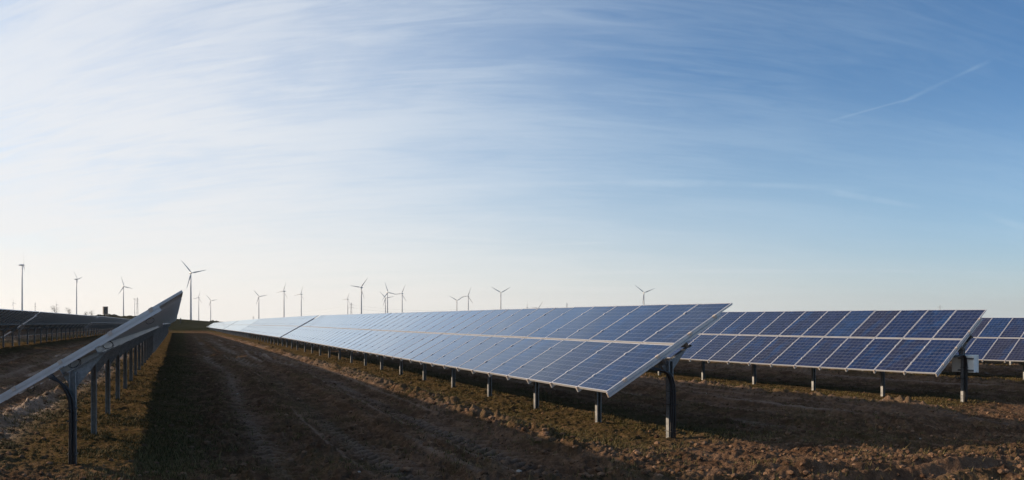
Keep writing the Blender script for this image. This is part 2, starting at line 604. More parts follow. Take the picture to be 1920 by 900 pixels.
def terrain(x, y):
    a = x * E.x + y * E.y
    t = x * D.x + y * D.y
    r = np.hypot(x, y)
    z = base_height(x, y)
    near = 1 - sstep(r, 60, 130)
    wob = (fbm(t * 0.10, a * 0 + 3, 2, 5) - 0.5) * 0.7
    aa = a + wob
    det = np.zeros_like(x)
    pale = np.zeros_like(x)
    per = np.mod(aa + 1.62 + 48.25, 9.65)                    # distance past a post line
    pd = np.minimum(per, 9.65 - per)
    underz = 1 - sstep(pd, 1.4, 2.6)                         # mossy strip
    head = 1 - sstep(t + (fbm(a * 0.2, t * 0.2, 2, 9) - 0.5) * 3, 8.0, 10.5)   # headland in front of the rows
    # general roughness
    n1 = fbm(x * 0.9, y * 0.9, 3, 1) - 0.5
    n2 = fbm(x * 3.3, y * 3.3, 3, 2) - 0.5
    n3 = np.abs(fbm(x * 7.5, y * 7.5, 3, 3) - 0.5)
    n4 = fbm(x * 15, y * 15, 2, 4) - 0.5
    n5 = np.abs(fbm(x * 22, y * 22, 2, 14) - 0.5)
    rough = 0.75 + 0.6 * fbm(x * 0.35, y * 0.35, 2, 21) + 0.15 * head - 0.40 * underz
    det += n1 * 0.10 + 1.3 * rough * (n2 * 0.070 - n3 * 0.065 + n4 * 0.040 - n5 * 0.030)
    # soil lumps
    l = fbm(x * 8.5, y * 8.5, 2, 31)
    zone = sstep(fbm(x * 0.6, y * 0.6, 2, 33), 0.35, 0.65)
    lumps = sstep(l, 0.56, 0.74) * 0.045 * (1 - 0.6 * underz) * (0.3 + zone)
    det += lumps
    # wheel ruts with lug marks, and the berms they pushed up
    def ruts(offs, w, dep, lug, pl):
        nonlocal det, pale
        for k, o in enumerate(offs):
            q = per - o
            g = gauss(q, w) * (1 - 0.75 * head)
            flat = gauss(q, w * 0.9)
            det *= (1 - 0.6 * flat * (1 - head))
            bars = np.sin((t + np.abs(q) * 0.9) * 2 * PI / 0.27 + 3 * vnoise(t * 0.7, a * 0.7, 40 + k))
            det -= g * dep
            det += g * lug * bars
            det += gauss(np.abs(q) - w * 1.9, w * 0.6) * dep * 0.7 * (1 - 0.75 * head) * (0.5 + fbm(x * 2.5, y * 2.5, 2, 50 + k))
            patchy = sstep(fbm(a * 0.9, t * 0.22, 3, 60 + k), 0.42, 0.62)
            pale += pl * gauss(q, w * 0.8) * patchy * (1 - head)
            pale += 0.38 * sstep(bars, 0.1, 0.7) * gauss(q, w) * (0.35 + 0.65 * patchy) * (1 - head) * (lug > 0.02)
    ruts([5.55], 0.13, -0.03, 0.008, 0.8)
    ruts([4.75, 6.65], 0.40, 0.08, 0.045, 0.22)
    ruts([3.1], 0.30, 0.05, 0.022, 0.2)
    ruts([4.15, 6.1, 7.2], 0.06, -0.012, 0.0, 0.45)
    # coarse berm on the sunny edge of each lane
    bn = fbm(x * 3.5, y * 3.5, 3, 70)
    det += gauss(per - 7.85, 0.40) * (0.05 + 0.22 * bn * bn + 0.16 * sstep(fbm(x * 7, y * 7, 2, 71), 0.45, 0.7) * fbm(x * 2, y * 2, 2, 72)) * (1 - head)
    pale += 0.35 * gauss(per - 7.7, 0.5) * sstep(fbm(a * 0.8, t * 0.3, 3, 66), 0.45, 0.6)
    # lane left of the first row: broad wet wheel tracks
    for k, (a0, w, dep) in enumerate(((-3.3, 0.32, 0.03), (-3.95, 0.30, 0.13), (-5.6, 0.35, 0.12))):
        q = aa - a0
        det *= (1 - 0.5 * gauss(q, w))
        det -= gauss(q, w) * dep
        det += gauss(np.abs(q) - w * 1.7, w * 0.5) * dep * 0.8 * (0.4 + fbm(x * 2, y * 2, 2, 80 + k))
        pale += (1.0 if k == 0 else 0.6) * gauss(q + (0.75 if k else 0), w * 1.3) * sstep(fbm(a * 0.9, t * 0.3, 3, 90 + k), 0.36, 0.56)
    # turning tracks on the headland, running across the picture
    for k, (t0, w, dep) in enumerate(((7.2, 0.18, 0.07), (8.0, 0.2, 0.05), (6.2, 0.2, 0.08))):
        q = t + 0.45 * (a - 6) * (1 if k < 2 else 0.8) - t0 - 0.8 * (fbm(a * 0.15, t * 0 + k, 2, 95 + k) - 0.5)
        g = gauss(q, w) * head * sstep(a, 0, 3)
        det -= g * dep
        det += gauss(np.abs(q) - w * 1.8, w * 0.7) * head * dep * 0.9 * sstep(a, 0, 3)
        pale += 0.3 * g
    # loose heaps low in the right corner
    for (ha, ht, hs, hh) in ((12.5, 4.2, 0.5, 0.14), (13.3, 3.6, 0.4, 0.10), (9.5, 5.6, 0.5, 0.10), (7.7, 6.9, 0.4, 0.10), (11.4, 4.4, 0.4, 0.08)):
        q = np.hypot(a - ha, (t - ht) * 1.3)
        det += gauss(q, hs) * hh * (0.5 + 1.0 * bn)
    return z + det * near, np.clip(pale, 0, 1) * near


def build_ground():
    th = np.concatenate([np.arange(-PI, -0.95, 0.03), np.arange(-0.95, -0.72, 0.004), np.arange(-0.72, 0.72, 0.00165),
                         np.arange(0.72, 0.95, 0.004), np.arange(0.95, PI - 0.001, 0.03)])
    rr = [0.4]
    while rr[-1] < 12000:
        r = rr[-1]
        if r < 6.5:
            rr.append(r + max(0.10, (6.5 - r) * 0.12))
        elif r < 28:
            rr.append(r * 1.0031)
        elif r < 130:
            rr.append(r * 1.006)
        else:
            rr.append(r * 1.02)
    rr = np.array(rr)
    TT, RR = np.meshgrid(th, rr)
    x = (RR * np.sin(TT)).ravel()
    y = (RR * np.cos(TT)).ravel()
    z, pale = terrain(x, y)
    n, m = len(th), len(rr)
    x = np.append(x, 0.0)
    y = np.append(y, 0.0)
    z = np.append(z, z[:n].mean())
    pale = np.append(pale, 0.0)
    co = np.stack([x, y, z], 1)
    i = np.arange(n)
    j = (i + 1) % n
    k = np.arange(m - 1)[:, None] * n
    quads = np.stack([k + i, k + n + i, k + n + j, k + j], -1).reshape(-1, 4)      # up-facing for clockwise theta
    quads = quads[:, ::1]
    tris = np.stack([np.full(n, n * m), i, j], 1)
    me = bpy.data.meshes.new('ground')
    me.vertices.add(len(co))
    me.vertices.foreach_set('co', co.ravel())
    nl = quads.size + tris.size
    me.loops.add(nl)
    me.loops.foreach_set('vertex_index', np.concatenate([quads.ravel(), tris.ravel()]).astype(np.int32))
    me.polygons.add(len(quads) + len(tris))
    me.polygons.foreach_set('loop_start', np.concatenate([np.arange(len(quads)) * 4, quads.size + np.arange(len(tris)) * 3]).astype(np.int32))
    me.update(calc_edges=True)
    me.polygons.foreach_set('use_smooth', [True] * len(me.polygons))
    at = me.attributes.new('pale', 'FLOAT', 'POINT')
    at.data.foreach_set('value', pale.astype(np.float32))
    me.materials.append(M['soil'])
    o = link('ground', me)
    tag(o, kind='structure')
    return o


ground = build_ground()


def hgt(x, y):
    z, _ = terrain(np.atleast_1d(np.asarray(x, float)), np.atleast_1d(np.asarray(y, float)))
    return z


# loose clods and thin grass, uncountable
def scatter_clods():
    n = 12000
    u = rng.random(n)
    r = 8.6 * (34 / 8.6) ** u
    th = rng.uniform(-0.74, 0.74, n)
    x, y = r * np.sin(th), r * np.cos(th)
    a = x * E.x + y * E.y
    t = x * D.x + y * D.y
    per = np.mod(a + 1.62 + 48.25, 9.65)
    head = 1 - sstep(t, 8.5, 11)
    want = 0.25 + 0.75 * np.exp(-((per - 7.9) / 0.7) ** 2) + 0.5 * head - 0.2 * np.exp(-(np.minimum(per, 9.65 - per) / 1.5) ** 2)
    keep = rng.random(n) < want
    x, y = x[keep], y[keep]
    z = hgt(x, y)
    bm = bmesh.new()
    bmesh.ops.create_icosphere(bm, subdivisions=1, radius=1)
    bv = np.array([v.co[:] for v in bm.verts])
    bf = [[v.index for v in f.verts] for f in bm.faces]
    bm.free()
    V, Fc = [], []
    for i in range(len(x)):
        s = 0.010 + 0.050 * rng.random() ** 2.5
        vv = bv * (1 + 0.45 * (rng.random((len(bv), 1)) - 0.5)) * s * np.array([1.2, 1.0, 0.7])
        an = rng.random() * 6.28
        ca, sa = math.cos(an), math.sin(an)
        vx = vv[:, 0] * ca - vv[:, 1] * sa + x[i]
        vy = vv[:, 0] * sa + vv[:, 1] * ca + y[i]
        vz = vv[:, 2] + z[i] + s * 0.15
        b = i * len(bv)
        V.append(np.stack([vx, vy, vz], 1))
        Fc += [[b + q for q in f] for f in bf]
    me = bpy.data.meshes.new('soil_clods')
    me.from_pydata(np.concatenate(V).tolist(), [], Fc)
    me.materials.append(M['clod'])
    tag(link('soil_clods', me), 'loose brown soil clods lying on the churned ground', 'soil clods', kind='stuff')


def scatter_grass():
    V, Fc = [], []
    n = 120000
    u = rng.random(n)
    r = 9.0 * (42 / 9.0) ** u
    th = rng.uniform(-0.74, 0.74, n)
    x, y = r * np.sin(th), r * np.cos(th)
    a = x * E.x + y * E.y
    t = x * D.x + y * D.y
    per = np.mod(a + 1.62 + 48.25, 9.65)
    pd = np.minimum(per, 9.65 - per)
    clump = fbm(x * 1.3, y * 1.3, 3, 123)
    want = (0.15 + 0.85 * (1 - sstep(pd, 1.3, 2.6)) * sstep(t, 9, 11)) * sstep(clump, 0.42, 0.62) + 0.02
    keep = rng.random(n) < want
    x, y, r = x[keep], y[keep], r[keep]
    z = hgt(x, y)
    k = 0
    for i in range(len(x)):
        for b in range(rng.integers(3, 6)):
            an = rng.random() * 6.28
            h = rng.uniform(0.02, 0.065) * (1.0 + (rng.random() < 0.04) * 1.4)
            w = 0.004 + 0.0006 * r[i] * 0.3
            lx, ly = math.cos(an), math.sin(an)
            lean = rng.uniform(0.3, 1.6) * h
            ox, oy = x[i] + rng.normal(0, .025), y[i] + rng.normal(0, .025)
            V += [(ox - ly * w, oy + lx * w, z[i] - 0.01), (ox + ly * w, oy - lx * w, z[i] - 0.01), (ox + lx * lean, oy + ly * lean, z[i] + h)]
            Fc.append((k, k + 1, k + 2))
            k += 3
    me = bpy.data.meshes.new('grass')
    me.from_pydata(V, [], Fc)
    me.materials.append(M['grass'])
    tag(link('grass', me), 'sparse dry grass and moss on the strips below the tables', 'grass', kind='stuff')


scatter_clods()
scatter_grass()

# ------------------------------------------------------------------ solar tables
PW, PL, GY, GS = 0.994, 1.60, 0.016, 0.050      # module width, length, gaps along the row and up the slope
PITCH = PW + GY
HC = 1.70                                     # height of the panel plane's middle above the soil


def panel_mesh():
    b = MB()
    x0, x1, y0, y1 = -PL / 2 + 0.015, PL / 2 - 0.015, -PW / 2 + 0.015, PW / 2 - 0.015
    zt, zb = -0.004, -0.012
    i = 0
    b.v = [(x0, y0, zb), (x1, y0, zb), (x1, y1, zb), (x0, y1, zb), (x0, y0, zt), (x1, y0, zt), (x1, y1, zt), (x0, y1, zt)]
    b.face([4, 5, 6, 7], 0, [(0, 0), (0, 1), (1, 1), (1, 0)])
    b.face([3, 2, 1, 0], 1)
    for q in ((0, 1, 5, 4), (1, 2, 6, 5), (2, 3, 7, 6), (3, 0, 4, 7)):
        b.face(list(q), 1)
    # junction box on the back
    b.box(PL / 2 - 0.22, PL / 2 - 0.10, -0.06, 0.06, -0.032, -0.0121, 2)
    return b.mesh('solar_panel', [M['cells'], M['back'], M['black']])


def frame_mesh():
    b = MB()
    w = 0.016
    X, Y = PL / 2, PW / 2
    o = [(-X, -Y), (X, -Y), (X, Y), (-X, Y)]
    n = [(-X + w, -Y + w), (X - w, -Y + w), (X - w, Y - w), (-X + w, Y - w)]
    for z in (-0.040, 0.0):
        b.v += [(p[0], p[1], z) for p in o] + [(p[0], p[1], z) for p in n]
    for k in range(4):
        j = (k + 1) % 4
        b.face([k, j, 8 + j, 8 + k])                      # outer
        b.face([4 + j, 4 + k, 12 + k, 12 + j])            # inner
        b.face([8 + k, 8 + j, 12 + j, 12 + k])            # top
        b.face([j, k, 4 + k, 4 + j])                      # bottom
    return b.mesh('panel_frame', [M['alu']])


HALF = PL + GS / 2                                        # half length of the slope


def rail_geometry(b, y, lo=-HALF - 0.035, hi=HALF - 0.05, fn=None):
    b.box(lo, hi, y - 0.020, y + 0.020, -0.095, -0.042, 0, fn)
    b.box(-HALF - 0.034, -HALF - 0.004, y - 0.024, y + 0.024, -0.060, 0.004, 1, fn)      # hook that stops the modules sliding
    for s in (-1.22, -0.42, 0.42, 1.22):
        b.box(s - 0.030, s + 0.030, y - 0.007, y + 0.007, -0.0415, 0.003, 1, fn)
        b.box(s - 0.032, s + 0.032, y - 0.021, y + 0.021, 0.0032, 0.009, 0, fn)


def rail_mesh():
    b = MB()
    rail_geometry(b, 0.0)
    return b.mesh('rail', [M['alu'], M['clamp']])


def end_rail_mesh(side):
    """grooved channel along the open end of a table; side = -1 near end, +1 far end"""
    b = MB()
    lo, hi = -HALF - 0.02, HALF * 0.755
    y0, y1 = (0.004, 0.045)
    def q(u0, u1, ya, yb, za, zb, m=0):
        yy = sorted((side * ya, side * yb))
        b.box(u0, u1, yy[0], yy[1], za, zb, m)
    q(lo, hi, y0, 0.040, -0.110, -0.072)
    q(lo, hi, y0, 0.016, -0.0718, -0.050)
    q(lo, hi, y0, 0.034, -0.0498, -0.022)
    q(lo, HALF, y0 - 0.003, 0.012, -0.0198, -0.002)
    q(lo - 0.012, lo - 0.001, y0, 0.036, -0.105, -0.024, 1)
    for s in (-1.22, -0.42, 0.42, 1.10):
        q(s - 0.032, s + 0.032, -0.016, 0.044, 0.0012, 0.008, 1)
        q(s - 0.032, s + 0.032, 0.0405, 0.046, -0.050, 0.001, 1)
    return b.mesh('end_rail', [M['alu'], M['clamp']])


def post_mesh(tilt, POST_X):
    b = MB()
    top = HC + POST_X * math.tan(tilt) - 0.235 / math.cos(tilt)
    w, dpt, th, lip = 0.052, 0.042, 0.006, 0.018
    prof = [(-w, -dpt), (-w, dpt), (w, dpt), (w, -dpt), (w - lip, -dpt), (w - lip, -dpt + th), (w - th, -dpt + th), (w - th, dpt - th),
            (0.016, dpt - th), (0.010, dpt - 0.022), (-0.010, dpt - 0.022), (-0.016, dpt - th),
            (-w + th, dpt - th), (-w + th, -dpt + th), (-w + lip, -dpt + th), (-w + lip, -dpt)]
    prof = prof[::-1]
    b.prism(prof, lambda u, v, z: (u, v, z), -0.45, top)
    return b.mesh('post', [M['zinc']])


def bracket_mesh(tilt, POST_X):
    """tapered head plate with flanges that carries the two purlins; origin at the post line, ground level"""
    b = MB()
    c, s_ = math.cos(tilt), math.sin(tilt)
    def sl(s, n):        # slope coordinates -> local x, z (x relative to the post)
        return (s * c - n * s_ - POST_X, HC + s * s_ + n * c)
    zc = HC + POST_X * math.tan(tilt)
    sp = POST_X / c
    A_, B_ = sl(sp - 0.30, -0.215), sl(sp + 0.42, -0.215)
    lowz = zc - 0.50
    prof = [A_, (-0.062, lowz + 0.04), (-0.05, lowz), (0.052, lowz), (0.066, lowz + 0.03), B_]
    b.prism(prof, lambda u, v, w: (u, w, v), 0.0425, 0.0485)
    # flange along the top of the plate
    p0, p1 = sl(sp - 0.31, -0.214), sl(sp + 0.43, -0.214)
    q0, q1 = sl(sp - 0.31, -0.206), sl(sp + 0.43, -0.206)
    b.prism([p0, p1, q1, q0], lambda u, v, w: (u, w, v), -0.04, 0.060)
    # stiffening lips down both raking edges
    for (P, Q) in ((A_, (-0.062, lowz + 0.04)), (B_, (0.066, lowz + 0.03))):
        dx_, dz_ = Q[0] - P[0], Q[1] - P[1]
        L = math.hypot(dx_, dz_)
        nx, nz = -dz_ / L * 0.006, dx_ / L * 0.006
        pr = [(P[0], P[1] - 0.004), Q, (Q[0] + nx, Q[1] + nz), (P[0] + nx, P[1] + nz - 0.004)]
        b.prism(pr, lambda u, v, w: (u, w, v), 0.0490, 0.076)
    for (bx, bz) in ((-0.03, lowz + 0.10), (0.03, lowz + 0.10), (-0.03, lowz + 0.26), (0.03, lowz + 0.26)):
        b.tube([(bx, 0.049, bz), (bx, 0.060, bz)], 0.011, 6)
    return b.mesh('bracket', [M['zinc']])


def purlin_mesh(L):
    b = MB()
    th = 0.004
    # C channel, opening up-slope; in slope coordinates (s, n), running along y
    prof = [(-0.035, -0.205), (0.035, -0.205), (0.035, -0.188), (0.031, -0.188), (0.031, -0.201), (-0.031, -0.201),
            (-0.031, -0.100), (0.031, -0.100), (0.031, -0.113), (0.035, -0.113), (0.035, -0.096), (-0.035, -0.096)]
    b.prism(prof, lambda u, v, w: (u, w, v), -0.09, L + 0.09)
    return b.mesh('purlin', [M['zinc']])


PANEL, FRAME, RAIL = panel_mesh(), frame_mesh(), rail_mesh()
END_NEAR, END_FAR = end_rail_mesh(-1), end_rail_mesh(1)
_cache = {}


def cached(key, fn):
    if key not in _cache:
        _cache[key] = fn()
    return _cache[key]


def place_root(o, a, t, L, xv_shift=0.0):
    """origin on the soil under the panel plane's middle, at the near end; yawed along the row, pitched with the land"""
    th = TH + xv_shift
    dd = Vector((math.sin(th), math.cos(th), 0))
    p0 = E * a + D * t
    p1 = p0 + dd * L
    z0, z1 = gz(p0.x, p0.y), gz(p1.x, p1.y)
    o.location = (p0.x, p0.y, z0)
    o.rotation_euler = (math.atan2(z1 - z0, L), 0, -th)


def solar_table(a, t, n, tilt, label, group, shift=0.0, first_post=0.0, post_x=-0.12, lift=0.0, step0=2.76, step=2.76):
    POST_X = post_x
    tl = R(tilt)
    L = n * PITCH - GY
    root = bpy.data.objects.new('solar_table', None)
    root.empty_display_size = 0.5
    C.objects.link(root)
    place_root(root, a, t, L, shift)
    root.location.z += lift
    tag(root, label, 'solar table', group)
    c, s_ = math.cos(tl), math.sin(tl)
    rotp = (0, -tl, 0)
    for i in range(n):
        y = i * PITCH + PW / 2
        for sgn in (-1, 1):
            s = sgn * (PL + GS) / 2
            # hand-fitted modules never sit perfectly in one plane
            jit = (random.gauss(0, 0.0030), -tl + random.gauss(0, 0.0028), random.gauss(0, 0.0006))
            p = link('solar_panel', PANEL, root, (s * c, y, HC + s * s_), jit)
            link('panel_frame', FRAME, p)
    for i in range(1, n):
        link('rail', RAIL, root, (0, i * PITCH - GY / 2, HC), rotp)
    link('end_rail', END_NEAR, root, (0, 0, HC), rotp)
    link('end_rail', END_FAR, root, (0, L, HC), rotp)
    pm = cached(('purlin', n), lambda: purlin_mesh(L))
    for s in (post_x / c - 0.24, post_x / c + 0.36):
        link('purlin', pm, root, (s * c, 0, HC + s * s_), rotp)
    pom = cached(('post', tilt, post_x), lambda: post_mesh(tl, post_x))
    brm = cached(('bracket', tilt, post_x), lambda: bracket_mesh(tl, post_x))
    y = first_post
    k = 0
    while y < L:
        p = link('post', pom, root, (POST_X, y, 0))
        link('bracket', brm, p)
        y += step0 if k == 0 else step
        k += 1
    return root


def far_table_mesh(n, tilt):
    """whole table as one mesh, for tables too distant to show their parts"""
    tl = R(tilt)
    POST_X = -0.12
    b = MB()
    L = n * PITCH - GY
    m = Matrix.Translation((0, 0, HC)) @ Matrix.Rotation(-tl, 4, 'Y')
    for i in range(n):
        for sgn in (-1, 1):
            s = sgn * (PL + GS) / 2
            y = i * PITCH + PW / 2
            b.box(s - PL / 2, s + PL / 2, y - PW / 2, y + PW / 2, -0.04, -0.004, 1, m)
            x0, x1, y0, y1 = s - PL / 2 + .02, s + PL / 2 - .02, y - PW / 2 + .02, y + PW / 2 - .02
            k = len(b.v)
            b.v += [tuple(m @ Vector(q)) for q in ((x0, y0, 0), (x1, y0, 0), (x1, y1, 0), (x0, y1, 0))]
            b.face([k, k + 1, k + 2, k + 3], 0, [(0, 0), (0, 1), (1, 1), (1, 0)])
    for i in range(n + 1):
        b.box(-HALF - .03, HALF - .05, i * PITCH - GY / 2 - .02, i * PITCH - GY / 2 + .02, -.095, -.042, 1, m)
    for s in (-0.43, 0.43):
        b.box(s - .035, s + .035, -.09, L + .09, -.205, -.096, 2, m)
    top = HC + POST_X * math.tan(tl) - 0.25
    y = 0.0
    while y < L:
        b.box(POST_X - .06, POST_X + .06, y - .05, y + .05, -.45, top, 2)
        b.hexa([(POST_X - .07, y - .06, top - .35), (POST_X + .07, y - .06, top - .35), (POST_X + .07, y - .052, top - .35), (POST_X - .07, y - .052, top - .35),
                tuple(m @ Vector((-.55, y - .06, -.21))), tuple(m @ Vector((.55, y - .06, -.21))), tuple(m @ Vector((.55, y - .052, -.21))), tuple(m @ Vector((-.55, y - .052, -.21)))], 2)
        y += 2.60
    return b.mesh('solar_table', [M['cells'], M['alu'], M['zinc']])


def far_table(a, t, n, tilt, label, group, shift=0.0, lift=0.0):
    me = cached(('far', n, tilt), lambda: far_table_mesh(n, tilt))
    o = link('solar_table', me)
    place_root(o, a, t, n * PITCH, shift)
    o.location.z += lift
    tag(o, label, 'solar table', group)
    return o


AC, BC, CC_, DC, EC = -1.44, 8.26, 17.89, 27.6, 37.2
ZC, YC = -11.1, -20.7
T0 = 10.75
GRP = 'long tilted tables of solar panels in parallel rows'
lab = lambda s: s
A1 = solar_table(AC, T0, 36, 30.0, 'solar table whose brown underside and row of posts stretch away at left', GRP, shift=-0.010, post_x=-0.17)
B1 = solar_table(BC, T0, 41, 28.5, 'longest foreground solar table across the middle, blue at right turning pale', GRP, post_x=-0.08, step0=2.45, step=2.83)
C1 = solar_table(CC_, T0 - 0.3, 38, 31.5, 'dark blue solar table at right with grey box on its end post', GRP, post_x=0.04, lift=0.05)
D1 = solar_table(DC, T0 - 0.4, 34, 31.5, 'dark solar table cut by the right edge of the picture', GRP)
B2 = solar_table(BC - 0.05, T0 + 42.1, 40, 29.0, 'pale second table of the middle row, beyond the first dark gap', GRP, shift=0.002)
Z1 = solar_table(ZC, 25.2, 24, 31.5, 'dark table backside at the left edge, before the first bright diagonal rail', GRP, step=2.5, lift=-0.23)
Z2 = solar_table(ZC, 50.0, 34, 31.5, 'dark table backside at left between two bright diagonal rails', GRP, step=2.5, lift=-0.23)
# beyond about 85 m parts cannot be told apart any more
xs = T0 + 42.1 + 41.0
words_ = ['third table of the middle row, white with reflected sky, before the far dark gap',
          'fourth table of the middle row, just beyond the far dark gap',
          'fifth table of the middle row, a white sliver near the far end',
          'sixth table of the middle row, second from its far tip',
          'farthest table of the middle row, forming its pointed white tip']
gaps = [0.25, 1.6, 0.35, 0.35, 0.35]
dirs = TH + 0.0
cur = E * (BC - 0.05) + D * (T0 + 42.1)
thB = TH + 0.002
cur = cur + Vector((math.sin(thB), math.cos(thB), 0)) * (40 * PITCH)
for k, wd in enumerate(words_):
    shv = 0.004 + 0.003 * k
    dd = Vector((math.sin(TH + shv), math.cos(TH + shv), 0))
    cur = cur + dd * gaps[k]
    far_table(cur.dot(E), cur.dot(D), 40, 29.0, wd, GRP, shift=shv)
    cur = cur + dd * (40 * PITCH)
sA = -0.010
dA = Vector((math.sin(TH + sA), math.cos(TH + sA), 0))
cur = E * AC + D * T0 + dA * (36 * PITCH + 0.4)
for k, wd in enumerate(['second table of the left foreground row, hidden mostly behind its front table',
                        'third table of the left foreground row, seen only past the front one',
                        'last table of the left foreground row, farthest down the dirt lane']):
    far_table(cur.dot(E), cur.dot(D), 36, 31.5, wd, GRP, shift=sA - 0.003 * k)
    cur = cur + Vector((math.sin(TH + sA - 0.003 * k), math.cos(TH + sA - 0.003 * k), 0)) * (36 * PITCH + 0.4)
far_table(ZC, 85.0, 35, 31.5, 'third table backside of the far left row, left of the tilted foreground rail', GRP, lift=-0.2)
far_table(ZC, 121.0, 35, 31.5, 'fourth table backside of the far left row, just behind the foreground table', GRP, lift=-0.2)
far_table(ZC, 157.0, 35, 31.5, 'farthest table of the far left row, behind the foreground table', GRP, lift=-0.2)
far_table(YC, 62.0, 36, 31.5, 'thin dark table edge peeking above the left row, nearest the picture edge', GRP)
far_table(YC, 98.9, 36, 31.5, 'thin dark table edge above the left row, below the second big turbine', GRP)
far_table(YC, 135.8, 36, 31.5, 'thin dark table edge above the left row, in front of the hedge', GRP)
far_table(EC, T0, 36, 31.5, 'table behind the right-edge one, only its lower posts showing underneath', GRP)


# cable bundles strapped to the end posts, parts of their tables
def smooth_path(pts, sub=6):
    out = []
    P = [Vector(p) for p in pts]
    P = [P[0]] + P + [P[-1]]
    for i in range(1, len(P) - 2):
        for k in range(sub):
            t = k / sub
            p0, p1, p2, p3 = P[i - 1], P[i], P[i + 1], P[i + 2]
            out.append(0.5 * ((2 * p1) + (p2 - p0) * t + (2 * p0 - 5 * p1 + 4 * p2 - p3) * t * t + (3 * p1 - p0 - 3 * p2 + p3) * t ** 3))
    out.append(P[-2])
    return out


def cable_bundle(root, tilt, POST_X, n=4, r=0.0165):
    tl = R(tilt)
    c, s_ = math.cos(tl), math.sin(tl)
    zp = HC + POST_X * math.tan(tl)
    b = MB()
    for k in range(n):
        ox = (k - (n - 1) / 2) * r * 1.35
        oy = -0.088 - (k % 2) * r * 1.5
        s0 = -0.62 - 0.02 * k
        pts = [(s0 * c + 0.10 * s_, 0.12, HC + s0 * s_ - 0.10 * c), (s0 * c + 0.03 + 0.10 * s_, oy * 0.6, HC + s0 * s_ - 0.13 * c),
               (POST_X - 0.13 + ox * 0.7, oy, zp - 0.46), (POST_X - 0.02 + ox, oy, zp - 0.66), (POST_X + ox, oy, zp - 0.85),
               (POST_X + ox + 0.004, oy, 0.75), (POST_X + ox * 1.1, oy, 0.3), (POST_X + ox * 1.25, oy + 0.01, -0.12)]
        b.tube(smooth_path(pts), r, 7)
    cb = link('cable_bundle', b.mesh('cable_bundle', [M['black']], True), root)
    for z in (zp - 0.80, 0.62, 0.14):
        t_ = MB()
        ring = [(POST_X - 0.068, -0.140, z), (POST_X + 0.068, -0.140, z), (POST_X + 0.068, 0.054, z), (POST_X - 0.068, 0.054, z), (POST_X - 0.068, -0.140, z)]
        t_.tube(ring, 0.005, 5)
        link('cable_tie', t_.mesh('cable_tie', [M['black']]), cb)
    return cb


def cable_loop(root, tilt, s, y, rad=0.075, seed=0):
    """slack module cable hanging in a loop under the panels"""
    rnd = random.Random(seed)
    tl = R(tilt)
    b = MB()
    for q in range(1 + seed % 2):
        pts = []
        for k in range(22):
            an = -0.4 + k / 21 * (2 * PI + 1.2)
            rr = rad * (1 + 0.15 * math.sin(an * 2 + q + seed)) * (0.85 + 0.2 * q)
            pts.append((s + rr * math.cos(an), y + 0.02 * math.sin(an * 1.5 + q), -0.14 + rr * math.sin(an) * 0.8))
        b.tube(pts, 0.0042, 5)
    o = link('cable_loop', b.mesh('cable_loop', [M['black']], True), root, (0, 0, HC), (0, -tl, 0))
    return o


cable_bundle(A1, 30.0, -0.17)
cable_bundle(B1, 28.5, -0.08)
cable_bundle(C1, 31.5, 0.04)
for i, (s, y) in enumerate(((-1.05, 0.25), (-0.30, 0.35), (0.98, 0.9), (0.22, 0.9))):
    cable_loop(A1, 30.0, s, y, 0.07 + 0.012 * (i % 2), i)

# white tag riveted to the first bracket of the left table
tb = MB()
tb.box(0.14, 0.24, 0.0475, 0.0512, 1.405, 1.445)
br0 = [ch for ch in A1.children if ch.name.startswith('post')][0]
link('name_tag', tb.mesh('name_tag', [M['tag']]), br0)


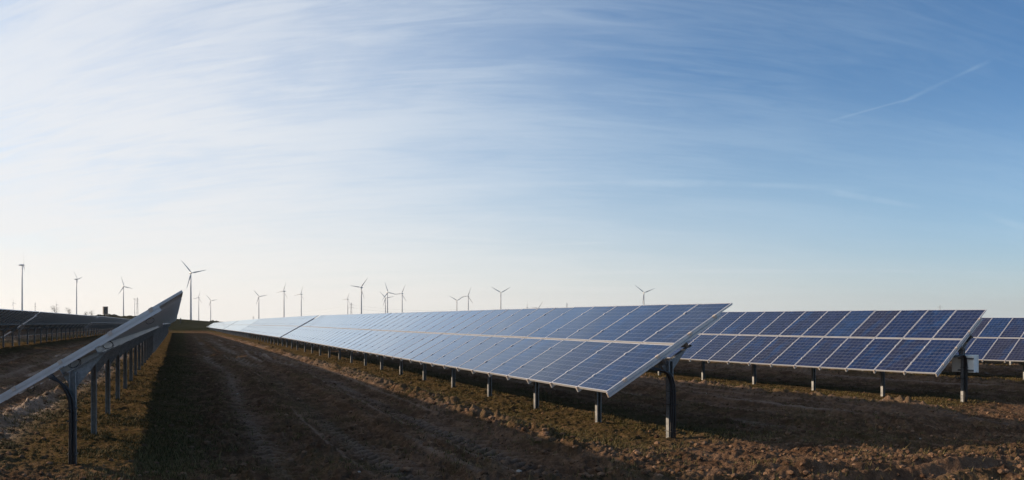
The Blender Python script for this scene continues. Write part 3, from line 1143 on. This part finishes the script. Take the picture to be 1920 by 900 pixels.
# ------------------------------------------------------------------ combiner box on the end post of the right table
def combiner_box():
    root = bpy.data.objects.new('combiner_box', None)
    C.objects.link(root)
    root.location = C1.location
    root.rotation_euler = C1.rotation_euler
    tag(root, 'light grey combiner box hung behind the cabled end post at right', 'electrical box')
    POST_X = 0.04
    x0, x1, y0, y1, z0, z1 = POST_X + 0.085, POST_X + 0.31, -0.30, 0.42, 0.78, 1.25
    b = bmesh.new()
    bmesh.ops.create_cube(b, size=1)
    for v in b.verts:
        v.co = Vector(((x0 + x1) / 2 + v.co.x * (x1 - x0), (y0 + y1) / 2 + v.co.y * (y1 - y0), (z0 + z1) / 2 + v.co.z * (z1 - z0)))
    bmesh.ops.bevel(b, geom=b.edges[:], offset=0.012, segments=2, affect='EDGES')
    me = bpy.data.meshes.new('housing')
    b.to_mesh(me)
    b.free()
    me.materials.append(M['box'])
    link('housing', me, root)
    d = MB()
    d.box(x1 + 0.001, x1 + 0.03, y0 - 0.012, y1 + 0.012, z0 - 0.01, z1 + 0.012)
    door = link('lid', d.mesh('lid', [M['box']]), root)
    for z in (z0 + 0.08, z1 - 0.10):
        for yy in (y0 + 0.03, y1 - 0.05):
            h = MB()
            h.box(x1 + 0.031, x1 + 0.040, yy, yy + 0.02, z, z + 0.04)
            link('latch', h.mesh('latch', [M['black']]), door)
    for z in (z0 + 0.04, z1 - 0.10):
        s = MB()
        s.box(POST_X + 0.054, x0 - 0.0005, -0.30, 0.20, z, z + 0.04)
        link('mounting_bar', s.mesh('mounting_bar', [M['zinc']]), root)
    s = MB()
    s.box(x0 - 0.01, x0 + 0.04, y0 - 0.035, y0 - 0.001, z0 + 0.0, z0 + 0.03)
    link('foot_bracket', s.mesh('foot_bracket', [M['tag']]), root)
    for k in range(4):
        j = MB()
        yy = y1 - 0.08 - k * 0.07
        xx = (x0 + x1) / 2
        j.tube([(xx, yy, z0 - 0.0005), (xx, yy, z0 - 0.09)], 0.026, 8)
        j.tube(smooth_path([(xx, yy, z0 - 0.09), (xx, yy - 0.01, z0 - 0.16), (xx - 0.05, yy - 0.08, z0 - 0.20), (POST_X + 0.075, 0.02, z0 - 0.14 - 0.02 * k)]), 0.011, 6)
        link('cable_gland', j.mesh('cable_gland', [M['black']]), root)


combiner_box()


# ------------------------------------------------------------------ wind turbines
def lathe(b, prof, n=16, m=0, axis='z', off=(0, 0, 0)):
    i0 = len(b.v)
    for (r, h) in prof:
        for k in range(n):
            an = 2 * PI * k / n
            if axis == 'z':
                p = (r * math.cos(an), r * math.sin(an), h)
            else:
                p = (r * math.cos(an), h, r * math.sin(an))
            b.v.append((p[0] + off[0], p[1] + off[1], p[2] + off[2]))
    for j in range(len(prof) - 1):
        for k in range(n):
            k2 = (k + 1) % n
            q = [i0 + j * n + k, i0 + j * n + k2, i0 + (j + 1) * n + k2, i0 + (j + 1) * n + k]
            b.face(q if axis == 'z' else q[::-1], m)
    b.face([i0 + k for k in range(n)][::-1], m)
    b.face([i0 + (len(prof) - 1) * n + k for k in range(n)], m)


HUB = 98.0
RB = 34.0


def make_turbine():
    """unit turbine: hub at 98 m, rotor on the local -Y side (axis along Y)"""
    root = bpy.data.objects.new('wind_turbine', None)
    C.objects.link(root)
    b = MB()
    lathe(b, [(2.45, -14), (2.4, 0), (2.25, 10), (1.9, 40), (1.55, 70), (1.25, 95.8)], 20)
    link('tower', b.mesh('tower', [M['turbine']], True), root)
    b = MB()
    lathe(b, [(0.25, 8.6), (1.0, 7.8), (1.6, 5.6), (2.05, 2.5), (2.15, 0.0), (1.95, -1.9), (1.7, -2.5)], 14, 0, 'y', (0, 0, HUB))
    link('nacelle', b.mesh('nacelle', [M['turbine']], True), root)
    b = MB()
    lathe(b, [(1.62, 0.6), (1.65, 0.2), (1.5, -1.0), (1.05, -2.2), (0.4, -2.9), (0.1, -3.0)], 14, 0, 'y')
    hub = link('rotor_hub', b.mesh('rotor_hub', [M['turbine']], True), root, (0, -3.2, HUB))
    # blade along +Z, with chord and twist
    b = MB()
    st = [(0.8, 0.95, 0.9, 0), (2.6, 1.1, 0.75, 8), (5.5, 2.7, 0.55, 14), (8.5, 2.9, 0.42, 11), (14, 2.3, 0.33, 7), (21, 1.65, 0.24, 4), (28, 1.05, 0.16, 2), (32.5, 0.62, 0.10, 0), (34, 0.16, 0.05, 0)]
    n = 10
    for (z, ch, thk, tw) in st:
        for k in range(n):
            an = 2 * PI * k / n
            u = math.cos(an) * ch / 2 + ch * 0.12
            w = math.sin(an) * thk / 2
            tr = R(tw)
            b.v.append((u * math.cos(tr) - w * math.sin(tr), u * math.sin(tr) + w * math.cos(tr), z))
    for j in range(len(st) - 1):
        for k in range(n):
            k2 = (k + 1) % n
            b.face([j * n + k, j * n + k2, (j + 1) * n + k2, (j + 1) * n + k])
    b.face([k for k in range(n)][::-1])
    b.face([(len(st) - 1) * n + k for k in range(n)])
    bl = b.mesh('blade', [M['turbine']], True)
    for k in range(3):
        link('blade', bl, hub, (0, -0.6, 0), (0, R(120 * k), 0))
    return root


# hub x, hub y, blade length (px), phase of one blade (deg clockwise from up), foreshortening, side the rotor faces, label
TURB = [
    (41.5, 497, 27, -5, 0.12, 1, 'tall side-on wind turbine with pointed nacelle, nearest the left picture edge'),
    (143.5, 523.5, 20, -45, 0.50, 1, 'half-turned wind turbine rising between the left edge and the dark box'),
    (231.5, 537.3, 20, -20, 0.85, 1, 'wind turbine just right of the dark box tower'),
    (252.4, 560.5, 10, 5, 0.15, 1, 'small side-on wind turbine beside a faint pylon, right of the dark box tower'),
    (357.7, 511.8, 31, -42, 0.93, 1, 'largest wind turbine, standing just past the top corner of the left table'),
    (372.6, 558.2, 13.5, 20, 0.80, -1, 'small wind turbine directly right of the largest one'),
    (395.0, 563.8, 13.5, -40, 0.95, 1, 'small wind turbine above the far tip of the middle row'),
    (485.3, 556.0, 16.5, -40, 0.98, 1, 'lone wind turbine above the faint joint of the white tables'),
    (532.5, 546.0, 18.5, 22, 0.75, -1, 'taller and left of two turbines above the first dark table gap'),
    (564.8, 551.5, 16.5, 22, 0.75, -1, 'shorter and right of two turbines above the first dark table gap'),
    (652.0, 560.8, 13.5, 22, 0.78, -1, 'small wind turbine in front of a pale lattice pylon'),
    (677.5, 539.0, 23.5, 40, 0.88, -1, 'large wind turbine with one blade pointing down right, right of the pale pylon'),
    (722.5, 559.0, 17, -42, 0.98, 1, 'smaller turbine half hidden behind a taller one, in a cluster of three'),
    (726.5, 548.2, 20, -20, 0.87, 1, 'tallest of a cluster of three wind turbines'),
    (754.0, 550.5, 18.7, 25, 0.88, -1, 'rightmost of a cluster of three wind turbines'),
    (856.5, 563.5, 17, -60, 0.98, 1, 'lower and left one of two wind turbines standing close together'),
    (877.9, 555.2, 18.5, 22, 0.92, -1, 'higher and right one of two wind turbines standing close together'),
    (938.9, 548.8, 21, -60, 0.99, 1, 'lone wind turbine with two blades raised in a wide V'),
    (988.5, 576.5, 12, 10, 0.80, -1, 'faint turbine with only its hub and blades above the panels'),
    (1009.9, 577.9, 16.5, 38, 0.90, -1, 'turbine rotor just clearing the panel edge, right of a fainter one'),
    (1207.2, 548.8, 22.5, -52, 0.97, 1, 'rightmost wind turbine, alone above the dark blue panels'),
    (24.7, 567.7, 9.5, -15, 0.60, 1, 'tiny distant turbine left of the tall side-on one'),
    (106.0, 570.8, 8, -20, 0.60, 1, 'tiny distant turbine left of the half-turned one'),
]
proto = make_turbine()
GT_ = 'wind turbines along the horizon'
for i, (hx, hy, rp, ph, k, side, lb) in enumerate(TURB):
    o = proto if i == 0 else copy_tree(proto)
    dist = 1420.0 * 31.0 / rp                       # blade length decides the distance
    sc_ = rp * dist / F / RB
    th = (hx - 960) / F
    z_hub = CAM_Z + (HY - hy) / F * dist
    tw = math.acos(min(1, k)) * side                # angle between rotor axis and the line of sight
    # rotor on local -Y; with no yaw it faces a camera standing at -Y
    yaw = -th + tw
    o.rotation_euler = (0, 0, yaw)
    o.scale = (sc_,) * 3
    o.location = (math.sin(th) * dist, math.cos(th) * dist, z_hub - HUB * sc_)
    for ch in o.children:
        if ch.name.startswith('tower'):            # stretch each tower down to its own ground
            zg = (gz(o.location.x, o.location.y) - o.location.z) / sc_ - 2.0
            k_ = (95.8 - zg) / 109.8
            ch.scale = (1, 1, k_)
            ch.location = (0, 0, 95.8 * (1 - k_))
        if ch.name.startswith('rotor_hub'):
            ch.rotation_euler = (0, R(ph), 0)
    tag(o, lb, 'wind turbine', GT_)


# ------------------------------------------------------------------ pylons and power line
def pylon_mesh(H, arms=(0.72, 0.86), aw=9.0):
    b = MB()
    def wd(f):
        return 0.11 * H * (1 - f) ** 1.3 + 0.9
    lv = [0, 0.16, 0.31, 0.45, 0.57, 0.68, 0.78, 0.87, 0.95]
    r = 0.14
    for sx in (-1, 1):
        for sy in (-1, 1):
            b.tube([(sx * wd(f) / 2, sy * wd(f) / 2, f * H) for f in lv], r, 4)
    for f0, f1 in zip(lv[:-1], lv[1:]):
        for q in range(4):
            a0, a1 = [((-1, -1), (1, -1)), ((1, -1), (1, 1)), ((1, 1), (-1, 1)), ((-1, 1), (-1, -1))][q]
            p = lambda s, f: (s[0] * wd(f) / 2, s[1] * wd(f) / 2, f * H)
            b.tube([p(a0, f0), p(a1, f1)], r * 0.6, 3)
            b.tube([p(a1, f0), p(a0, f1)], r * 0.6, 3)
    b.tube([(0, 0, 0.95 * H), (0, 0, H)], 0.25, 5, r2=0.08)
    return b.mesh('mast', [M['mast']])


def arm_mesh(w, h):
    b = MB()
    for s in (-1, 1):
        for sy in (-0.5, 0.5):
            b.tube([(0, sy, 0), (s * w, 0, 0.2)], 0.12, 4)
            b.tube([(0, sy, h), (s * w, 0, 0.25)], 0.10, 4)
        for f in (0.3, 0.6):
            b.tube([(s * w * f, 0, 0), (s * w * (f + 0.15), 0, h * (1 - f))], 0.07, 3)
        b.tube([(s * w * 0.95, 0, 0), (s * w * 0.95, 0, -2.0)], 0.12, 5)
    return b.mesh('crossarm', [M['mast']])


def pylon(px, ytop, dist, H, lb, yaw=0.0, aw=8.0):
    th = (px - 960) / F
    z = CAM_Z + (HY - ytop) / F * dist
    root = bpy.data.objects.new('pylon', None)
    C.objects.link(root)
    root.location = (math.sin(th) * dist, math.cos(th) * dist, z - H)
    root.rotation_euler = (0, 0, -th + yaw)
    tag(root, lb, 'pylon', 'lattice pylons on the horizon')
    link('mast', cached(('mast', H), lambda: pylon_mesh(H)), root)
    link('crossarm', cached(('arm', aw), lambda: arm_mesh(aw, 2.2)), root, (0, 0, 0.72 * H))
    link('crossarm', cached(('arm', aw * .7), lambda: arm_mesh(aw * .7, 2.0)), root, (0, 0, 0.87 * H))
    return root


P0 = pylon(658.5, 566, 1900, 52, 'pale lattice pylon right of a small turbine, above the white panels', 0.5)
P1 = pylon(257.5, 556, 1700, 60, 'faint lattice pylon beside a small side-on turbine at left', 0.9, 7)
P2 = pylon(1063, 566, 2100, 58, 'tiny lattice mast above the panels right of the half hidden turbine', 0.9, 5)
P3 = pylon(1762.5, 570, 1800, 58, 'lone lattice pylon above the dark table at the far right', 0.2, 9)
P4 = pylon(475, 592, 3000, 34, 'tiny pylon near the faint joint of the white tables', 0.5, 7)
P5 = pylon(66, 566, 2600, 60, 'very faint pylon between the two leftmost big turbines', 0.9, 7)


def wire(p, q, sag, r=0.10):
    b = MB()
    pts = []
    for k in range(25):
        f = k / 24
        v = Vector(p).lerp(Vector(q), f)
        v.z -= sag * 4 * f * (1 - f)
        pts.append(v)
    b.tube(pts, r, 4)
    return b.mesh('wire', [M['mast']])


def far_point(px, py, dist):
    th = (px - 960) / F
    return Vector((math.sin(th) * dist, math.cos(th) * dist, CAM_Z + (HY - py) / F * dist))


pl = bpy.data.objects.new('power_line', None)
C.objects.link(pl)
pl.location = P0.location
tag(pl, 'faint sagging power line strung through the pale lattice pylon', 'power line')
tops = [P0.location + Vector((0, 0, 37.0)), P0.location + Vector((0, 0, 44.5))]
for tp, y0, y1 in ((tops[0], 593, 586), (tops[1], 588, 580)):
    for (q, sag) in ((far_point(470, y0, 2400), 9), (far_point(860, y1, 2300), 8)):
        link('wire', wire(tp - pl.location, q - pl.location, sag), pl)


# ------------------------------------------------------------------ the small things on the ridge at left
def ridge_point(px, dist):
    th = (px - 960) / F
    x, y = math.sin(th) * dist, math.cos(th) * dist
    return Vector((x, y, gz(x, y))), th


p, th = ridge_point(197.5, 400)
hide = bpy.data.objects.new('lookout_cabin', None)
C.objects.link(hide)
zb = CAM_Z + (HY - 589) / F * 400
hide.location = (p.x, p.y, p.z)
hide.rotation_euler = (0, 0, -th + 0.25)
tag(hide, 'dark upright box-shaped cabin above the hedge on the left skyline', 'cabin')
h0 = zb - p.z
b = MB()
b.box(-1.2, 1.2, -1.0, 1.0, h0, h0 + 3.9)
link('cabin_wall', b.mesh('cabin_wall', [M['dark']]), hide)
b = MB()
b.box(-1.32, 1.32, -1.15, 1.15, h0 + 3.902, h0 + 4.05)
link('roof', b.mesh('roof', [M['dark']]), hide)
for sx in (-1, 1):
    for sy in (-1, 1):
        b = MB()
        b.box(sx * 1.0 - 0.08, sx * 1.0 + 0.08, sy * 0.8 - 0.08, sy * 0.8 + 0.08, -0.5, h0 - 0.002)
        link('leg', b.mesh('leg', [M['dark']]), hide)


def bush_mesh(w, d, h, n, seed, leaf=0.35):
    rnd = random.Random(seed)
    b = MB()
    for k in range(n):
        u = rnd.uniform(-1, 1)
        v = rnd.uniform(-1, 1)
        hh = h * (0.65 + 0.35 * math.sin(u * 7 + seed) * math.cos(u * 3)) * (1 - 0.5 * abs(u) ** 4)
        c = Vector((u * w / 2, v * d / 2, rnd.uniform(0.0, 1.0) * hh * (1 - 0.3 * v * v)))
        s = leaf * rnd.uniform(0.5, 1.2)
        ax = Vector((rnd.gauss(0, 1), rnd.gauss(0, 1), rnd.gauss(0, 1))).normalized()
        p1 = ax.orthogonal().normalized()
        p2 = ax.cross(p1)
        i = len(b.v)
        b.v += [tuple(c + p1 * s), tuple(c + p2 * s * 0.7), tuple(c - p1 * s), tuple(c - p2 * s * 0.7)]
        b.face([i, i + 1, i + 2, i + 3])
    return b.mesh('hedge', [M['leaf']])


def hedge(px, dist, w, h, n, seed, lb):
    p, th = ridge_point(px, dist)
    o = link('hedge', bush_mesh(w, 3.0, h, n, seed), None, (p.x, p.y, p.z - 0.3), (0, 0, -th))
    tag(o, lb, 'hedge')
    return o


hedge(199, 415, 14.5, 1.9, 1500, 1, 'low dark olive hedge under the box-shaped cabin on the skyline')
hedge(245, 430, 12.0, 0.9, 700, 2, 'lower hedge at the foot of the turbine right of the cabin')
hedge(401, 440, 5.5, 1.2, 500, 3, 'small dark scrub at the end of the ridge beside the white tip')


def small_tree(px, dist, h, seed, lb):
    rnd = random.Random(seed)
    p, th = ridge_point(px, dist)
    root = bpy.data.objects.new('tree', None)
    C.objects.link(root)
    root.location = (p.x, p.y, p.z - 0.2)
    tag(root, lb, 'tree', 'small bare trees on the left skyline')
    b = MB()
    b.tube([(0, 0, 0), (0.05 * h, 0, 0.4 * h), (0.02 * h, 0, 0.95 * h)], 0.035 * h, 6, r2=0.008 * h)
    tips = []
    for k in range(14):
        z0 = rnd.uniform(0.3, 0.8) * h
        an = rnd.uniform(0, 6.28)
        l = rnd.uniform(0.18, 0.36) * h
        q = Vector((math.cos(an) * l * 0.7, math.sin(an) * l * 0.7, z0 + l * 0.8))
        b.tube([(0.04 * h, 0, z0), q], 0.011 * h, 4, r2=0.004 * h)
        tips.append(q)
    link('trunk', b.mesh('trunk', [M['bark']]), root)
    c = MB()
    for q in tips:
        for k in range(34):
            v = q + Vector((rnd.gauss(0, 0.09), rnd.gauss(0, 0.09), rnd.gauss(0, 0.09))) * h
            s = rnd.uniform(0.008, 0.022) * h
            i = len(c.v)
            d1 = Vector((rnd.gauss(0, 1), rnd.gauss(0, 1), rnd.gauss(0, 1))).normalized() * s
            d2 = d1.orthogonal().normalized() * s * 0.6
            c.v += [tuple(v + d1), tuple(v + d2), tuple(v - d1), tuple(v - d2)]
            c.face([i, i + 1, i + 2, i + 3])
    link('crown', c.mesh('crown', [M['leaf']]), root)


small_tree(102.3, 620, 10.5, 4, 'dark compact tree left of the half-turned turbine')
small_tree(128.5, 640, 10.0, 5, 'thin tree silhouette just left of the half-turned turbine')
small_tree(160, 640, 7.5, 6, 'short thin tree midway between the half-turned turbine and cabin')
small_tree(171, 640, 9.0, 7, 'thin tree just left of the cabin hedge')
p, th = ridge_point(338.8, 380)
b = MB()
b.box(-0.22, 0.22, -0.15, 0.15, -0.3, 2.5)
b.box(-0.27, 0.27, -0.20, 0.20, 2.502, 2.62)
tag(link('marker_post', b.mesh('marker_post', [M['dark']]), None, (p.x, p.y, p.z), (0, 0, -th)),
    'short dark post on the ridge beside the end of the left table', 'post')


# ------------------------------------------------------------------ the air
hz = MB()
hz.box(-4500, 4500, -1500, 5500, -140, 190)
haze = bpy.data.materials.new('haze')
haze.use_nodes = True
hn = NT(haze.node_tree)
hn.n.clear()
ho = hn.node('ShaderNodeOutputMaterial')
pv = hn.node('ShaderNodeVolumePrincipled')
pv.inputs['Color'].default_value = (0.90, 0.94, 1.0, 1)
pv.inputs['Density'].default_value = 6.5e-5
pv.inputs['Anisotropy'].default_value = 0.3
hn.l.new(pv.outputs[0], ho.inputs['Volume'])
tag(link('haze', hz.mesh('haze', [haze])), 'thin pale haze over the whole plain', 'haze', kind='stuff')
